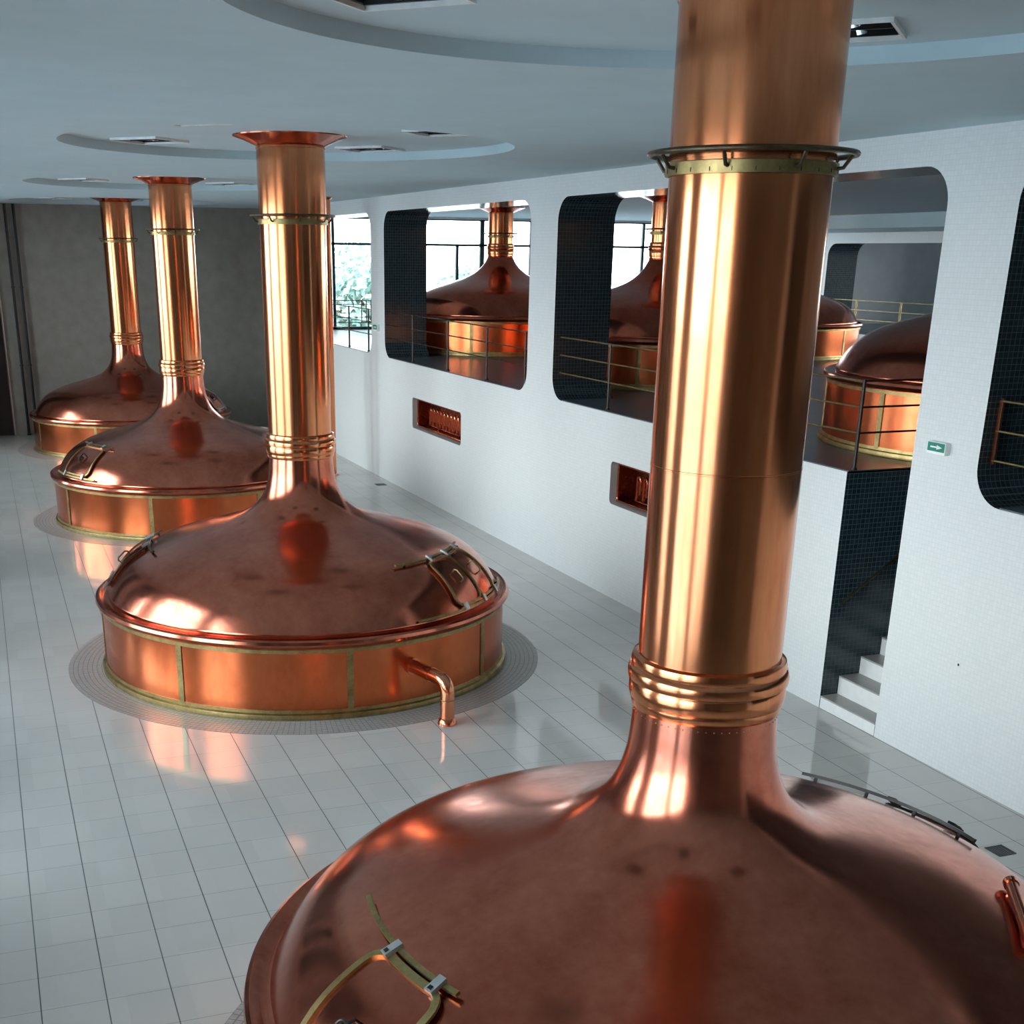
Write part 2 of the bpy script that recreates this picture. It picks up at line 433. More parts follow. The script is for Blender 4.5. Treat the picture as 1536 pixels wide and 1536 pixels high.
def surf_strip(mb, D, path, w, h, lift=0.0, closed=False):
    """flat bar of width w, thickness h following a path [(ang, s)] on the dome"""
    n = len(path); R0 = 2.5; vs = []
    for i, (a, l) in enumerate(path):
        p0 = path[(i - 1) % n] if (i > 0 or closed) else path[i]
        p1 = path[(i + 1) % n] if (i < n - 1 or closed) else path[i]
        da = (p1[0] - p0[0]) * R0; dl = p1[1] - p0[1]; q = math.hypot(da, dl) or 1
        na, nl = -dl / q, da / q
        for sg, of in ((-1, lift), (-1, lift + h), (1, lift + h), (1, lift)):
            vs.append(D.P(a + sg * na * w / 2 / R0, l + sg * nl * w / 2, of))
    fs = []
    for i in range(n if closed else n - 1):
        j = (i + 1) % n
        for k in range(4): fs.append((i * 4 + k, i * 4 + (k + 1) % 4, j * 4 + (k + 1) % 4, j * 4 + k))
    if not closed: fs += [(0, 1, 2, 3), tuple((n - 1) * 4 + k for k in (3, 2, 1, 0))]
    mb.add(vs, fs); return mb

def hatch(root, D, a0, a1, z0=1.17, z1=1.73, rail=(None, None), lrail=(None, None), doors=1, fmat=BRASS, handle='loop', fw=.034, cm=STEEL, hf=.52, ro=.065):
    a0, a1 = R_(a0), R_(a1); s0, s1 = D.s_of_z(z0), D.s_of_z(z1)
    am = [a0 + (a1 - a0) * k / doors for k in range(doors + 1)]
    for d in range(doors):
        b0, b1 = am[d], am[d + 1]
        # door panel, slightly raised curved plate with rounded corners
        R0 = 2.5; ol = rrect(b0 * R0, b1 * R0, s0, s1, 0.13, 6)
        ca, cs = (b0 + b1) / 2 * R0, (s0 + s1) / 2
        vs = []; fs = []; rings = 10
        dense = []
        for (p, q) in zip(ol, ol[1:] + ol[:1]):
            m_ = max(1, int(math.dist(p, q) / 0.06))
            dense += [(p[0] + (q[0] - p[0]) * k / m_, p[1] + (q[1] - p[1]) * k / m_) for k in range(m_)]
        n = len(dense)
        for rr_ in range(rings, 0, -1):
            f_ = rr_ / rings
            off = 0.028
            for a, l in dense: vs.append(D.P((ca + (a - ca) * f_) / R0, cs + (l - cs) * f_, off))
        base = len(vs)
        for a, l in dense: vs.append(D.P(a / R0, l, 0.004))
        vs.append(D.P(ca / R0, cs, 0.028))
        for k in range(rings - 1):
            for i in range(n):
                j = (i + 1) % n; fs.append((k * n + i, k * n + j, (k + 1) * n + j, (k + 1) * n + i))
        for i in range(n):
            j = (i + 1) % n
            fs.append(((rings - 1) * n + i, (rings - 1) * n + j, base + n)); fs.append((i, base + i, base + j, j))
        door = MB().add(vs, fs).build('door', COPPER_DOME, root)
        fr = MB(); surf_strip(fr, D, [(a / R0, l) for a, l in dense], fw, 0.022, 0.028, True)
        fr.build('door_frame', fmat, door)
        # handle
        hm = MB(); ha = (b0 + b1) / 2; hs = s0 + (s1 - s0) * hf
        pts = [Vector(D.P(ha, hs - 0.09, 0.03)), Vector(D.P(ha, hs - 0.09, 0.075)), Vector(D.P(ha, hs - 0.06, 0.10)), Vector(D.P(ha, hs + 0.06, 0.10)), Vector(D.P(ha, hs + 0.09, 0.075)), Vector(D.P(ha, hs + 0.09, 0.03))]
        hm.tube(pts, 0.013, 10)
        hm.build('handle', fmat if handle == 'loop' else BLACK, door)
        if handle == 'ring':
            pl = MB(); c = D.P(ha - 0.035, hs, 0.03); nrm = (Vector(D.P(ha - 0.035, hs, 0.1)) - Vector(c)).normalized()
            x = nrm.cross(Vector((0, 0, 1))).normalized(); yv = nrm.cross(x); C_ = Vector(c) + nrm * 0.02
            pl.tube([C_ + (x * cos(t_ * pi / 12) + yv * sin(t_ * pi / 12)) * 0.045 for t_ in range(24)], 0.011, 8, True)
            pl.build('sight_ring', BLACK, door)
    def railing_strip(rng, s, wdt):
        if rng[0] is None: return
        q = [R_(rng[0]) + (R_(rng[1]) - R_(rng[0])) * k / 40 for k in range(41)]
        mb = MB(); surf_strip(mb, D, [(a, s) for a in q], wdt, 0.026, 0.03); rl = mb.build('slide_rail', fmat, root)
        for a in q[4::11]: surf_strip(MB(), D, [(a - 0.006, s), (a + 0.006, s)], wdt * .6, 0.034, -0.004).build('standoff', BLACK, rl)
    railing_strip(rail, s1 + ro, 0.035 if ro < .1 else .02); railing_strip(lrail, s0 - 0.055, 0.035)
    for d in range(doors + 1):
        a = am[d] + (0.045 if d == 0 else (-0.045 if d == doors else 0))
        mb = MB(); surf_strip(mb, D, [(a, s1 - 0.03), (a, s1 + 0.095)], 0.07, 0.03, 0.052)
        cl = mb.build('rail_clamp', cm, root)
        MB().add(*_box_on(D, a, s1 - 0.005, 0.083)).build('bolt', BLACK, cl)
        mb = MB(); surf_strip(mb, D, [(a, max(0.005, s0 - 0.085)), (a, s0 + 0.03)], 0.06, 0.03, 0.052)
        mb.build('rail_clamp', cm, root)
def _box_on(D, a, s, off):
    e = 0.006; vs = [D.P(a + i * e, s + j * 0.014, off + k * 0.006) for i in (-1, 1) for j in (-1, 1) for k in (0, 1)]
    return vs, [(0, 1, 3, 2), (4, 6, 7, 5), (0, 4, 5, 1), (2, 3, 7, 6), (0, 2, 6, 4), (1, 5, 7, 3)]

def ring_prof(cr, cz, r, n=12):
    return [(cr + r * cos(2 * pi * k / n), cz + r * sin(2 * pi * k / n)) for k in range(n)]

def kettle(name, loc, label, seam0, ztop, zring, dzk=0.0, rc=0.4515, neck=None, group=None, seg=160, mosaic_ring=True, flip_rc=None, bs=1.0, sc=1.0, nbr=8):
    root = thing(name, loc, label, 'brewing kettle', group)
    zs = [z + (dzk * max(0, (z - 2.0)) / 1.05) for z in ZI]; rs = list(RI)
    if neck:
        # shorter, narrower-necked gallery kettles
        zs = neck[0]; rs = neck[1]
    D = Dome(zs, rs)
    S_ = lambda pts: [(r * sc, z * sc) for r, z in pts]
    MB().lathe(S_([(3.0, 0.0), (3.045, 0.0), (3.05, 0.03), (3.04, 0.075), (3.0, 0.085), (2.995, 0.13), (2.985, 0.13)]), seg).build('foot_ring', BRASS, root)
    MB().lathe(S_([(2.97, 0.01), (2.985, 0.02), (2.985, 0.98), (2.93, 0.99)]), seg).build('wall_band', COPPER_BAND, root)
    MB().lathe(S_([(2.984, 0.905), (2.997, 0.907), (2.997, 0.955), (2.984, 0.957)]), seg, close=True).build('top_strip', BRASS, root)
    for k in range(8):
        a = R_(seam0 + 45 * k)
        st = MB().lathe(S_([(2.984, 0.10), (2.998, 0.10), (2.998, 0.93), (2.984, 0.93)]), 2, a - 0.014, a + 0.014, close=True).build('seam_strip', BRASS, root)
    # rolled rim
    MB().lathe(S_([(2.985, 0.965), (3.02, 0.975), (3.055, 1.00), (3.07, 1.035), (3.06, 1.075), (3.03, 1.095), (2.99, 1.088), (2.955, 1.065), (2.91, 1.058), (2.87, 1.07)]), seg).build('rim', COPPER_DOME, root)
    dp = S_([(2.86, 1.055), (2.882, 1.085)]) + [(p.x, p.y) for p in D.p]
    MB().lathe(dp, seg).build('dome', COPPER_DOME, root, angle=60)
    zk = D.p[-1].y; rk = D.p[-1].x; q = rc / 0.4515
    # collar: three stacked rolls
    cp = [(rk, zk - .005), (0.475 * q, zk), (0.482 * q, zk + .03), (0.480 * q, zk + .055), (0.492 * q, zk + .06), (0.500 * q, zk + .10), (0.497 * q, zk + .16), (0.490 * q, zk + .175), (0.508 * q, zk + .185), (0.512 * q, zk + .225), (0.505 * q, zk + .26), (0.490 * q, zk + .27), (0.494 * q, zk + .30), (0.485 * q, zk + .33), (0.462 * q, zk + .335), (rc, zk + .34)]
    col_ = MB().lathe(cp, 96).build('collar', COPPER_TUBE, root, angle=50)
    if bs >= 2:
        me_r = None
        for k in range(60):
            a = 2 * pi * k / 60
            if me_r is None:
                o_ = MB().lathe([(.0045, 0), (.0042, .002), (.003, .0038), (0, .0045)], 10).build('rivet', BRASS, col_); me_r = o_.data
            else:
                o_ = bpy.data.objects.new('rivet', me_r); COL.objects.link(o_); o_.parent = col_
            o_.location = ((rk + .002) * cos(a), (rk + .002) * sin(a), zk - .035); o_.rotation_euler = (0, R_(90), a)
    chm = MB().lathe([(rc, zk + .32), (rc, zring - .02)], 96).build('chimney', COPPER_TUBE, root)
    if bs >= 2: MB().lathe([(rc - .001, 4.575), (rc + .0025, 4.578), (rc + .0025, 4.586), (rc - .001, 4.589)], 96).build('weld_seam', COPPER_TUBE, chm)
    MB().lathe([(rc + .006, zring - .03), (rc + .006, ztop - .165), (rc + .014, ztop - .16), (rc + .014, ztop - .14), (rc + .004, ztop - .135), (rc + .004, ztop - .05)], 96).build('upper_sleeve', COPPER_TUBE, root)
    if ztop:
        MB().lathe([(rc + .005, ztop - .13), (rc + .02, ztop - .12), (rc + .18, ztop - .055), (rc + .31, ztop - .014), (rc + .315, ztop), (rc + .0, ztop)], 96).build('ceiling_flange', COPPER_DOME, root)
    # band and the round guide rail on brackets
    rb = rc + .006
    bd = MB().lathe([(rb, zring - .115), (rb + .018, zring - .113), (rb + .018, zring - .05), (rb, zring - .045)], 96, close=True).build('scale_band', BRASS, root)
    if bs >= 2:
        for k in range(24):
            a = 2 * pi * k / 24
            MB().lathe([(rb + .018, zring - .104), (rb + .0205, zring - .104), (rb + .0205, zring - .082), (rb + .018, zring - .082)], 1, a, a + .008, close=True).build('scale_mark', BLACK, bd, smooth=False)
    gr = MB().lathe(ring_prof(rc + .115, zring, .0155), 96, close=True).build('guide_rail', BRASS_DARK, root)
    for k in range(nbr):
        a = 2 * pi * k / nbr + R_(222)
        pts = [(r_ * cos(a), r_ * sin(a), z_) for r_, z_ in ((rb + .01, zring - .08), (rb + .05, zring - .075), (rc + .10, zring - .012))]
        MB().tube(pts, .011, 8).build('bracket', BRASS_DARK, gr)
    return root, D

specs = [
    ('largest foreground copper kettle whose wide chimney rises beside the white wall', -93, 7.2, 6.29, 0.0),
    ('copper kettle in mid hall with an outlet pipe, second nearest in the row', -93.3, 7.2, 6.215, -0.06),
    ('copper kettle third in the hall row, with a brass framed hatch on its left', -115, 7.2, 6.18, 0.10),
    ('farthest copper kettle in the hall, in front of the grey end wall', -163, 7.2, 6.07, 0.03)]
KT = []
for (x, y), (lab, sm, zt, zr, dk) in zip(HALL, specs):
    KT.append(kettle('brewing_kettle', (x, y, 0), lab, sm, zt, zr, dk, group=None, bs=2 if dk == 0.0 else 1))
for (x, y), n_ in zip(HALL, ('nearest', 'second nearest', 'third', 'farthest')):
    r_ = MB().lathe([(2.95, 0.0), (3.54, 0.0), (3.54, 0.004), (2.95, 0.004)], 128, close=True)
    o = r_.build('trim_%d' % (20 + HALL.index((x, y))), RINGMAT, loc=(x, y, 0.0)); struct(o)
r1, D1 = KT[0]; r2, D2 = KT[1]; r3, D3 = KT[2]; r4, D4 = KT[3]
hatch(r1, D1, -175.8, -158.2, 1.15, 1.74, rail=(168.5 - 360, -157.0), lrail=(-178, -150), handle='ring', fw=.052, hf=.44)
hatch(r1, D1, 4, 22, 1.17, 1.56, rail=(-4, 36), handle='loop', fmat=POST, cm=POST, ro=.30)
hatch(r2, D2, -57, -30.5, 1.19, 1.72, rail=(-71, -26), lrail=(-73, -17), doors=2, fmat=BRASS)
hatch(r2, D2, 157, 176, 1.2, 1.72, rail=(148, 186), fmat=BRASS_DARK)
hatch(r3, D3, -167, -147, 1.21, 1.72, rail=(-175, -143), lrail=(-176, -142), fmat=BRASS, handle='ring')
hatch(r3, D3, 0, 18, 1.2, 1.72, rail=(-10, 28), fmat=BRASS_DARK)
hatch(r4, D4, -36, -18, 1.2, 1.72, rail=(-48, -10), fmat=STEEL, handle='ring')
# pipe lying round the near kettle's right shoulder
s_ = D1.s_of_z(1.80)
qa, qb = Vector(D1.P(R_(-26), s_, .06)), Vector(D1.P(R_(-46), s_ - .02, .06))
pp = [qa, qa.lerp(qb, .35), qa.lerp(qb, .7), qb, qb + (qb - qa).normalized() * .06 + Vector((.03, -.02, -.06)), Vector(D1.P(R_(-49), s_ - .2, -.02))]
po = MB().tube(pp, 0.042, 16).build('shoulder_pipe', COPPER_DOME, r1)
dr = (qa - qb).normalized()
MB().tube([qa - dr * 0.03, qa + dr * 0.02], 0.05, 20).build('end_cap', COPPER_SMALL, po)
MB().tube([qa - dr * .06, Vector(D1.P(R_(-27.5), s_, -.01))], .016, 8).build('support', COPPER_SMALL, po)
# outlet pipe of the mid kettle
k2 = Vector((HALL[1][0], HALL[1][1], 0))
a_ = R_(-76.2); d_ = Vector((cos(a_), sin(a_), 0))
ps = Vector((2.98 * cos(a_), 2.98 * sin(a_), 0.60))
pe = Vector((5.42 - k2.x, 14.50 - k2.y, 0.58))
def bend(p0, c, p1, n=8):
    return [p0.lerp(c, t).lerp(c.lerp(p1, t), t) for t in [i / n for i in range(n + 1)]]
dv = (pe - ps).normalized()
path = [ps, ps + dv * 0.3] + bend(pe - dv * 0.17, pe, pe + Vector((0, 0, -0.17))) + [pe + Vector((0, 0, -0.35)), Vector((pe.x, pe.y, 0.02))]
op = MB().tube(path, 0.093, 24).build('outlet_pipe', COPPER_SMALL, r2)
MB().tube([ps - dv * .01, ps + dv * .05], 0.115, 24).build('pipe_flange', COPPER_SMALL, op)
MB().lathe([(0.092, 0.09), (0.105, 0.08), (0.125, 0.03), (0.128, 0.004), (0.09, 0.004)], 32, cx=pe.x, cy=pe.y).build('floor_flange', COPPER_SMALL, op)
MB().lathe([(0.09, 0.33), (0.099, 0.332), (0.099, 0.345), (0.09, 0.347)], 24, close=True, cx=pe.x, cy=pe.y).build('pipe_joint', BRASS, op)
mm = ps + dv * 0.42
MB().tube([mm, mm + dv * .03], 0.103, 24).build('pipe_joint', COPPER_SMALL, op)

# gallery kettles: same body, narrower and shorter neck
gz_ = [z * .91 for z in ZI[:9]] + [2.02, 2.16, 2.30, 2.47]
gr_ = [r * .91 for r in RI[:9]] + [.745, .56, .435, .345]
GL = ['dark copper kettle on the gallery behind the stair opening, its chimney hidden by the wall',
      'copper kettle on the gallery half hidden behind the great foreground chimney',
      'copper kettle on the gallery in full view against the bright end windows']
for (x, y), lab in list(zip(GAL, GL)):
    rt, Dg = kettle('brewing_kettle', (x, y, GF + .004), lab, -128, GC - GF - .004, 6.27 - GF, 0, rc=0.335, neck=(gz_, gr_), seg=120, bs=.5, sc=.91, nbr=6)
    hatch(rt, Dg, -70, -52, 1.08, 1.56, rail=(-84, -44), fmat=BRASS)
rt, Dg = kettle('brewing_kettle', (SK[0], SK[1], SK[2] + .004), 'distant copper kettle peeking out right of the great foreground chimney', -70, GC - SK[2], 6.2 - SK[2], 0, rc=0.335, neck=(gz_, gr_), seg=96, bs=.5, sc=.91, nbr=6)

# slender copper pipe standing by the wall behind the mid kettle's chimney
t_ = thing('vent_pipe', (9.27, 34.1, 0), 'slender copper pipe standing from floor to ceiling by the white wall', 'pipe')
MB().tube([(0, 0, .02), (0, 0, ZC - .02)], 0.14, 24).build('pipe', COPPER_TUBE, t_)
MB().lathe([(.14, .05), (.19, .04), (.20, .004), (.14, .004)], 24, close=True).build('base_flange', COPPER_SMALL, t_)
MB().lathe([(.14, ZC - .07), (.20, ZC - .03), (.20, ZC - .002), (.14, ZC - .002)], 24, close=True).build('ceiling_flange', COPPER_SMALL, t_)

# ------------------------------------------------------------------ niches with rows of swan-neck taps
nlab = ['copper lined wall niche partly hidden behind the mid kettle chimney, the farthest niche', 'copper lined wall niche with a full row of swan-neck taps below the gallery opening', 'copper lined wall niche half hidden by the great foreground chimney']
for (a, c), lab in zip(NICHES, nlab):
    t_ = thing('tap_niche', (W0 + .03, (a + c) / 2, 1.66), lab, 'tap niche')
    L = (c - a) / 2 - .03; H = .74
    # copper tray lining: back, sides, bottom with a rolled lip
    bx = MB(); e = .012
    bx.box(.44, .44 + e, -L, L, .03, H - .03); bx.box(.10, .44, -L, -L + e, .03, H - .03); bx.box(.10, .44, L - e, L, .03, H - .03)
    bx.box(.10, .44, -L, L, .03, .03 + e); bx.box(.10, .44, -L, L, H - .03 - e, H - .03)
    bx.build('lining', COPPER_DARK, t_, smooth=False)
    MB().tube([(.10, p, q) for p, q in rrect(-L + .02, L - .02, .05, H - .05, .06, 5)], .018, 10, True).build('lining_lip', COPPER_SMALL, t_)
    for k in range(11):
        yy = -L + .36 + k * .235
        if yy > L - .2: break
        yy = (L - .42) - k * .235
        pts = [(.41, yy, .50), (.36, yy, .50)]
        g = MB()
        sp_ = [(.30, yy + .055, .14), (.30, yy + .055, .44)] + [(.30 - .0, yy + .055 * cos(u), .44 + .075 * sin(u)) for u in [pi * i / 10 for i in range(11)]] + [(.30, yy - .055, .40), (.30, yy - .055, .20)]
        g.tube(sp_, .021, 10)
        tp = g.build('swan_neck_tap', COPPER_SMALL, t_)
        MB().tube([(.305, yy + .055, .10), (.305, yy + .055, .16)], .032, 10).build('tap_collar', COPPER_SMALL, tp)
        if k in (3, 9):
            MB().tube([(.26, yy + .055, .07), (.43, yy + .055, .07)], .04, 12).build('tap_valve', COPPER_SMALL, tp)
    MB().tube([(.34, -L + .05, .07), (.34, L - .25, .07)], .03, 12).build('manifold', COPPER_SMALL, t_)

# ------------------------------------------------------------------ stair
rise, tread = 0.245, 0.315
t_ = thing('staircase', (W0, 12.835, 0), 'white and grey stair climbing through the wall opening to the gallery', 'stairs')
xs = [W0 + .002, 10.72, 11.04, 11.35, 11.66, 11.97]; zt_ = [.178, .437, .68, .922, 1.165, 1.41]
for i, (x, z) in enumerate(zip(xs, zt_)):
    zb = .002 if i == 0 else zt_[i - 1] + .0
    xe = 12.26
    st = MB().box(x - W0, xe - W0, -.575, .575, zb, z - .022).build('step', STEP_WHITE, t_, smooth=False)
    MB().box(x - W0 - .004, xe - W0, -.575, .575, z - .022, z).build('tread', STEP_GREY, st, smooth=False)
# second flight turns behind the wall
for i in range(7):
    y1 = 12.25 - i * .3; z = 1.41 + .245 * (i + 1)
    st = MB().box(W1 - W0 + .02, 12.26 - W0, y1 - .3 - 12.835 - (6 - i) * .3, y1 - 12.835 , z - .245, z - .022).build('step', STEP_WHITE, t_, smooth=False)
    MB().box(W1 - W0 + .02, 12.26 - W0, y1 - .3 - 12.835 - (6 - i) * .3, y1 - 12.835 + .004, z - .022, z).build('tread', STEP_GREY, st, smooth=False)
# stair well walls
struct(MB().box(W1, 12.3, 13.42, 13.5, 0, GF - .36).build('wall_stair', DARK_TILE, smooth=False))
struct(MB().box(12.28, 12.36, 7.0, 13.5, 0, GF - .36).build('wall_stair_end', DARK_TILE, smooth=False))
struct(MB().box(W0 + .2, 12.36, 7.0, 13.5, -.3, 0).build('floor', FLOOR, smooth=False))
# handrail on the mosaic wall
t_ = thing('handrail', (W0, 13.34, 0), 'thin dark handrail sloping up the dark mosaic wall beside the stairs', 'handrail')
MB().tube([(.08, 0, 1.45), (.10, 0, 1.48), (1.95, 0, 2.80)], .018, 10).build('rail', BRASS_DARK, t_)
for x in (.35, 1.0, 1.65):
    z = 1.48 + (x - .1) * .7135; MB().tube([(x, 0, z - .01), (x, .03, z - .05), (x, .078, z - .05)], .009, 8).build('bracket', BRASS_DARK, t_)

# ------------------------------------------------------------------ gallery railings
def railing(name, label, p0, p1, posts, z0=GF, rails=(1.10, .78, .46), mat=POST, rmat=BRASS, group=None, pr=.024):
    p0, p1 = Vector(p0), Vector(p1)
    t = thing(name, (p0.x, p0.y, z0 + .012), label, 'railing', group); d = p1 - p0; L = d.length
    for h in rails:
        MB().tube([(0, 0, h), (d.x, d.y, h)], .013, 10).build('rail', rmat, t)
    for u in posts:
        q = d * (u / L)
        MB().tube([(q.x, q.y, .0), (q.x, q.y, rails[0] + .02)], pr, 10).build('post', mat, t)
        MB().lathe([(0.0, .03), (.035, .03), (.045, .002), (0, .002)], 16, cx=q.x, cy=q.y).build('post_foot', mat, t)
    return t
xr = W0 + .13
def rail_y(y0, y1, posts, lab, **k): return railing('railing', lab, (xr, y0, 0), (xr, y1, 0), [y0 - p for p in posts], **k)
rail_y(43.36, 34.02, [41.2, 38.8, 36.6, 34.7], 'dark railing across the farthest opening of the white wall, before the bright window', rmat=BRASS_DARK)
rail_y(32.80, 23.66, [30.95, 28.45, 26.05, 24.0], 'dark railing across the middle opening, in front of the fully visible gallery kettle', rmat=BRASS_DARK)
rl = rail_y(22.38, 13.44, [20.35, 18.0, 15.7, 13.46], 'brass railing with dark posts across the opening behind the great foreground chimney')
rs_ = railing('railing', 'dark railing running back from the wall beside the stair well', (xr + .03, 13.47, 0), (11.8, 13.47, 0), [1.2], rmat=BRASS_DARK)
t5 = railing('railing', 'railing with a copper end plate in the dark opening at the right edge', (xr, 11.12, 0), (xr, 5.0, 0), [2.6, 5.2])
MB().box(-.012, .012, -.04, .03, .42, 1.13).build('end_plate', COPPER_SMALL, t5, smooth=False)
railing('railing', 'pale railing across the distant opening of the gallery far wall', (30.2, 40.9, 0), (30.2, 22.2, 0), [1.5, 3.9, 6.3, 8.7, 11.1, 13.5, 16], mat=BRASS, pr=.03)
gt = railing('railing', 'dark railing with a small gate standing along the bright end window of the gallery', (11.7, 43.9, 0), (29.9, 43.9, 0), [.05, 2.0, 4.5, 7, 9.5, 12, 15, 18], rails=(1.0, .88, .45, .28), rmat=BRASS_DARK)
for x in (1.45, 1.62, 1.79): MB().tube([(x, 0, .28), (x, 0, 1.0)], .02, 8).build('baluster', BRASS_DARK, gt)

# ------------------------------------------------------------------ lamps in the ceiling recesses
pos_name = ['on the near left of', 'on the far left of', 'on the near right of', 'on the far right of']
kn = ['the nearest kettle', 'the second kettle', 'the third kettle', 'the farthest kettle']
for i, (x, y, k) in enumerate(LAMPS):
    t_ = thing('ceiling_light', (x, y, ZR), 'square recessed ceiling light %s %s chimney' % (pos_name[i % 4], kn[k] + "'s"), 'ceiling light', 'square lights in the round ceiling recesses')
    t_.rotation_euler = (0, 0, R_(45))
    f = MB(); s = .365; w = .03
    f.box(-s, s, -s, -s + w, .0, .155); f.box(-s, s, s - w, s, .0, .155); f.box(-s, -s + w, -s, s, .0, .155); f.box(s - w, s, -s, s, .0, .155)
    f.build('housing', BLACK, t_, smooth=False)
    MB().box(-s + w, s - w, -s + w, s - w, .145, .155).build('back_plate', BLACK, t_, smooth=False)
    lp = MB(); q = s + .022
    lp.box(-q, q, -q, -s, -.03, 0).box(-q, q, s, q, -.03, 0).box(-q, -s, -s, s, -.03, 0).box(s, q, -s, s, -.03, 0)
    lp.build('lip', SIGNWHITE, t_, smooth=False)
    for dx in (-.155, .155):
        rf = MB().lathe([(.05, .13), (.10, .11), (.145, .03), (.15, .0)], 20, cx=dx, cy=0).build('reflector', MIRROR, t_)
        MB().lathe([(0, .05), (.03, .055), (.042, .08), (.04, .12), (0, .13)], 16, cx=dx, cy=0).build('bulb', LAMP_GLASS, rf)
    for u in (-.30, 0, .30):
        MB().box(u - .012, u + .012, -s + w, s - w, -.01, .14).build('divider', BLACK, t_, smooth=False)

# ------------------------------------------------------------------ exit signs
def exit_sign(y0, y1, z0, z1, lab):
    t = thing('exit_sign', (W0, (y0 + y1) / 2, (z0 + z1) / 2), lab, 'exit sign')
    w, h = (y1 - y0) / 2, (z1 - z0) / 2
    MB().box(-.075, -.002, -w, w, -h, h).build('box', SIGNWHITE, t, smooth=False)
    MB().box(-.079, -.0755, -w * .93, w * .93, -h * .55, h * .9).build('face', GREEN, t, smooth=False)
    # arrow pointing towards the right of the picture (-y)
    A = [(w * .6, h * .30), (-w * .1, h * .30), (-w * .1, h * .55), (-w * .7, h * .17), (-w * .1, -h * .2), (-w * .1, h * .05), (w * .6, h * .05)]
    n = len(A)
    vs = [(-.0795, p, q) for p, q in A] + [(-.083, p, q) for p, q in A]
    MB().add(vs, [tuple(range(n)), tuple(range(n, 2 * n))] + [(i, (i + 1) % n, n + (i + 1) % n, n + i) for i in range(n)]).build('arrow', SIGNWHITE, t, smooth=False)
exit_sign(11.64, 11.94, 3.655, 3.79, 'green exit sign with white arrow on the pier right of the stairs')
exit_sign(33.28, 33.62, 3.82, 3.98, 'small green exit sign on the narrow pier between the two far openings')

# drains
for (x, y, s, lab) in ((10.08, 32.15, .13, 'small dark square floor drain near the far part of the wall'), (9.55, 9.04, .11, 'dark square floor drain near the wall beside the foreground kettle')):
    t_ = thing('floor_drain', (x, y, .001), lab, 'floor drain')
    fr = MB().box(-s, s, -s, -s + .015, 0, .006).box(-s, s, s - .015, s, 0, .006).box(-s, -s + .015, -s, s, 0, .006).box(s - .015, s, -s, s, 0, .006)
    fr.build('frame', GRATE, t_, smooth=False)
    g = MB().box(-s + .015, s - .015, -s + .015, s - .015, 0, .002)
    for k in range(6): xx = -s + .03 + k * (2 * s - .06) / 5; g.box(xx - .006, xx + .006, -s + .015, s - .015, .002, .005)
    g.build('grate', GRATE, t_, smooth=False)

# tall dark pipes at the far left
for x, lab in ((1.86, 'thin black vertical pipe at the far left left one of the pair'), (2.12, 'thin black vertical pipe at the far left, right one of the pair')):
    t_ = thing('wall_pipe', (x, YB - .12, 0), lab, 'pipe')
    MB().tube([(0, 0, .01), (0, 0, ZC - .01)], .045, 14).build('pipe', BLACK, t_)
    MB().lathe([(.045, .06), (.07, .05), (.07, .004), (.045, .004)], 14, close=True).build('foot', BLACK, t_)
    for z in (2.2, 4.6): MB().box(-.06, .06, .0, .12, z, z + .04).build('clip', BLACK, t_, smooth=False)
t_ = thing('tall_panel', (1.15, YB - .04, 0), 'tall dark panel on the end wall at the far left edge', 'panel')
MB().box(-1.0, .24, -.01, .035, .01, ZC - .02).build('board', BLACK, t_, smooth=False)
MB().box(.27, .30, -.03, .035, .01, ZC - .02).build('lit_gap_strip', STEEL, t_, smooth=False)  # bright strip standing in for a thin lit gap

# small black dot with a pale ring on the white wall
t_ = thing('wall_dot', (W0, 10.985, 1.352), 'tiny round black dot in the white wall right of the stairs', 'wall mark')
t_.rotation_euler = (0, R_(-90), 0)
MB().lathe([(0, .003), (.016, .003), (.016, .0)], 20).build('hole', BLACK, t_)
MB().lathe([(.016, .001), (.017, .006), (.024, .006), (.026, .001)], 20).build('ring', SIGNWHITE, t_)

# ------------------------------------------------------------------ outdoors
o = MB().box(-120, 160, -80, 160, -1.2, -1.0).build('ground', GRASS, smooth=False); struct(o)
def tree(x, y, h, r, lab, sd):
    rnd = random.Random(sd)
    t = thing('tree', (x, y, -1.0), lab, 'tree', 'pale trees outside the end windows')
    tr_ = MB().tube([(0, 0, -.01), (.1, 0, h * .3), (.0, .1, h * .6)], [.25, .2, .1], 10)
    for k in range(6):
        a = k * 1.05 + rnd.random() * .4
        tr_.tube([(.05, 0, h * (.3 + .04 * k)), (cos(a) * r * .35, sin(a) * r * .35, h * (.48 + .04 * k)), (cos(a) * r * .7, sin(a) * r * .7, h * (.55 + .05 * k))], [.09, .06, .02], 6)
    tr_.build('trunk', BARK, t)
    lf = MB()
    for k in range(2600):
        u = rnd.random() ** .4; th = rnd.random() * 2 * pi; ph = math.acos(1 - 2 * rnd.random())
        p = Vector((u * r * sin(ph) * cos(th), u * r * sin(ph) * sin(th), h * .64 + u * h * .36 * cos(ph)))
        n1 = Vector((rnd.gauss(0, 1), rnd.gauss(0, 1), rnd.gauss(0, 1))).normalized(); n2 = n1.orthogonal().normalized(); s = .16 + rnd.random() * .16
        lf.add([p - n1 * s, p + n2 * s * .5, p + n1 * s, p - n2 * s * .5], [(0, 1, 2, 3)])
    tag(lf.build('foliage', LEAF, t, smooth=False), kind='stuff')
tree(15.6, 52, 7.2, 2.3, 'pale leafy tree outside, seen through the farthest opening', 3)
tree(21.5, 55, 6.4, 2.0, 'pale leafy tree outside, behind the fully visible gallery kettle', 5)

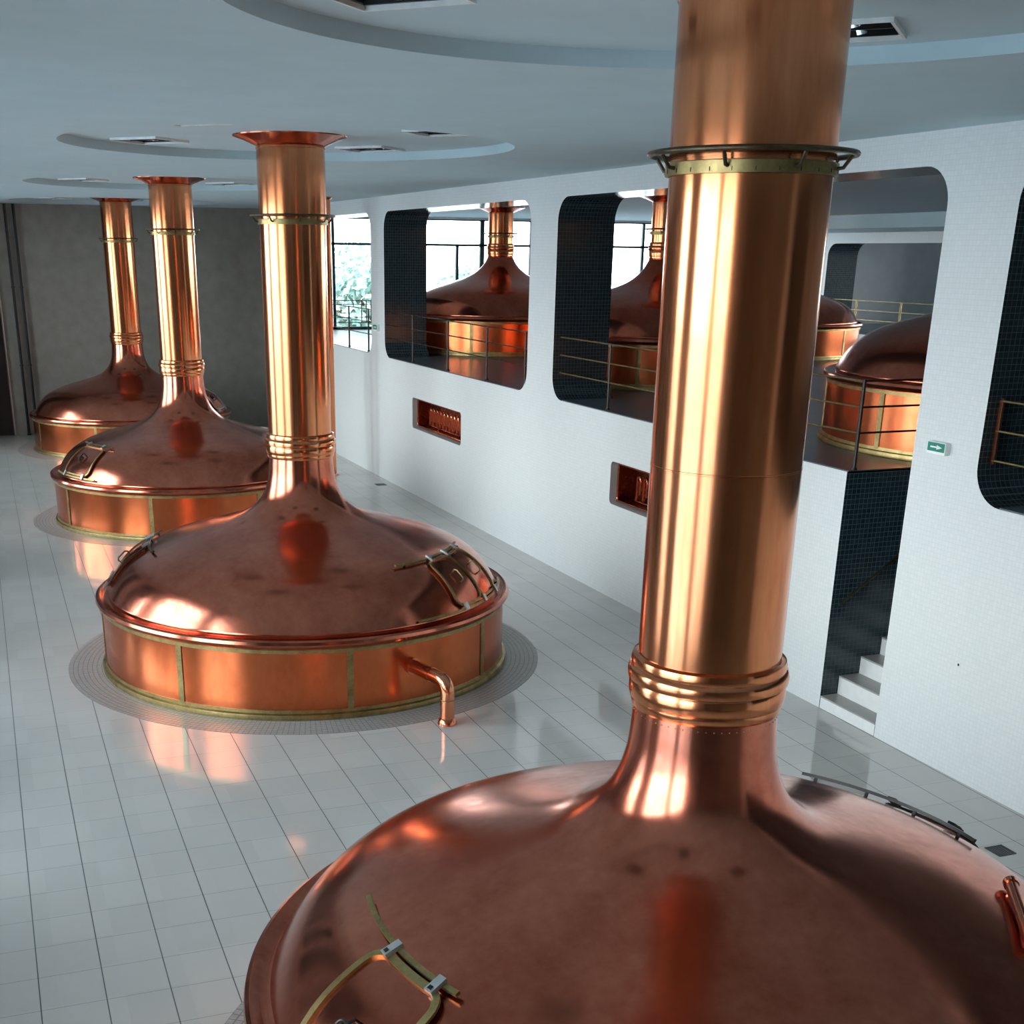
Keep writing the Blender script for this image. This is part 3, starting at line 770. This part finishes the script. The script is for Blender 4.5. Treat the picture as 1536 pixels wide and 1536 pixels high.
# ------------------------------------------------------------------ light
w = bpy.data.worlds.new('World'); SC.world = w; w.use_nodes = True
nt = w.node_tree; nt.nodes.clear()
out = nt.nodes.new('ShaderNodeOutputWorld'); bg = nt.nodes.new('ShaderNodeBackground')
tc_ = nt.nodes.new('ShaderNodeTexCoord'); sx = nt.nodes.new('ShaderNodeSeparateXYZ'); nt.links.new(tc_.outputs['Generated'], sx.inputs[0])
cr_ = nt.nodes.new('ShaderNodeValToRGB'); nt.links.new(sx.outputs[2], cr_.inputs[0])
cr_.color_ramp.elements[0].position = 0.0; cr_.color_ramp.elements[0].color = (0.96, 0.985, 0.985, 1)
cr_.color_ramp.elements[1].position = 0.7; cr_.color_ramp.elements[1].color = (0.70, 0.86, 0.98, 1)
nt.links.new(cr_.outputs[0], bg.inputs[0]); bg.inputs[1].default_value = 7.0
nt.links.new(bg.outputs[0], out.inputs[0])
def portal(loc, rot, sx_, sy_):
    l = bpy.data.lights.new('window_portal', 'AREA'); l.shape = 'RECTANGLE'; l.size = sx_; l.size_y = sy_
    l.cycles.is_portal = True
    o = bpy.data.objects.new('window_portal', l); COL.objects.link(o); o.location = loc; o.rotation_euler = rot
for a, c in WINS:
    portal((XL - .45, (a + c) / 2, 3.72), (0, R_(-90), 0), 5.8, c - a + .1)
portal((40.5, 28, 5.15), (0, R_(90), 0), 2.9, 28)  # portal of the added, unseen east window
portal((20.8, YB + .45, 5.0), (R_(-90), 0, 0), 18.5, 3.8)

# ------------------------------------------------------------------ camera
F_, PIT, YAW, ROL, CX, CY, HH = 1887.0251, 0.3696, 0.3629, 0.0096, 679.79, 1110.14, 5.7668
sy, cy = sin(YAW), cos(YAW); spp, cpp = sin(PIT), cos(PIT); cr, sr = cos(ROL), sin(ROL)
R0 = Vector((cy, -sy, 0)); U0 = Vector((sy * spp, cy * spp, cpp)); FW = Vector((sy * cpp, cy * cpp, -spp))
X = R0 * cr + U0 * sr; Y = -R0 * sr + U0 * cr; Z = -FW
cam = bpy.data.cameras.new('Camera'); co = bpy.data.objects.new('Camera', cam); COL.objects.link(co)
co.matrix_world = Matrix(((X.x, Y.x, Z.x, 0), (X.y, Y.y, Z.y, 0), (X.z, Y.z, Z.z, HH), (0, 0, 0, 1)))
cam.sensor_width = 36; cam.sensor_fit = 'HORIZONTAL'; cam.lens = F_ / 1536 * 36
cam.shift_x = (768 - CX) / 1536; cam.shift_y = (CY - 768) / 1536; cam.clip_start = .05; cam.clip_end = 400
SC.camera = co
SC.view_settings.view_transform = 'Standard'; SC.view_settings.look = 'None'
SC.view_settings.gamma = 1; SC.view_settings.use_curve_mapping = False
SC.view_settings.exposure = 0.88
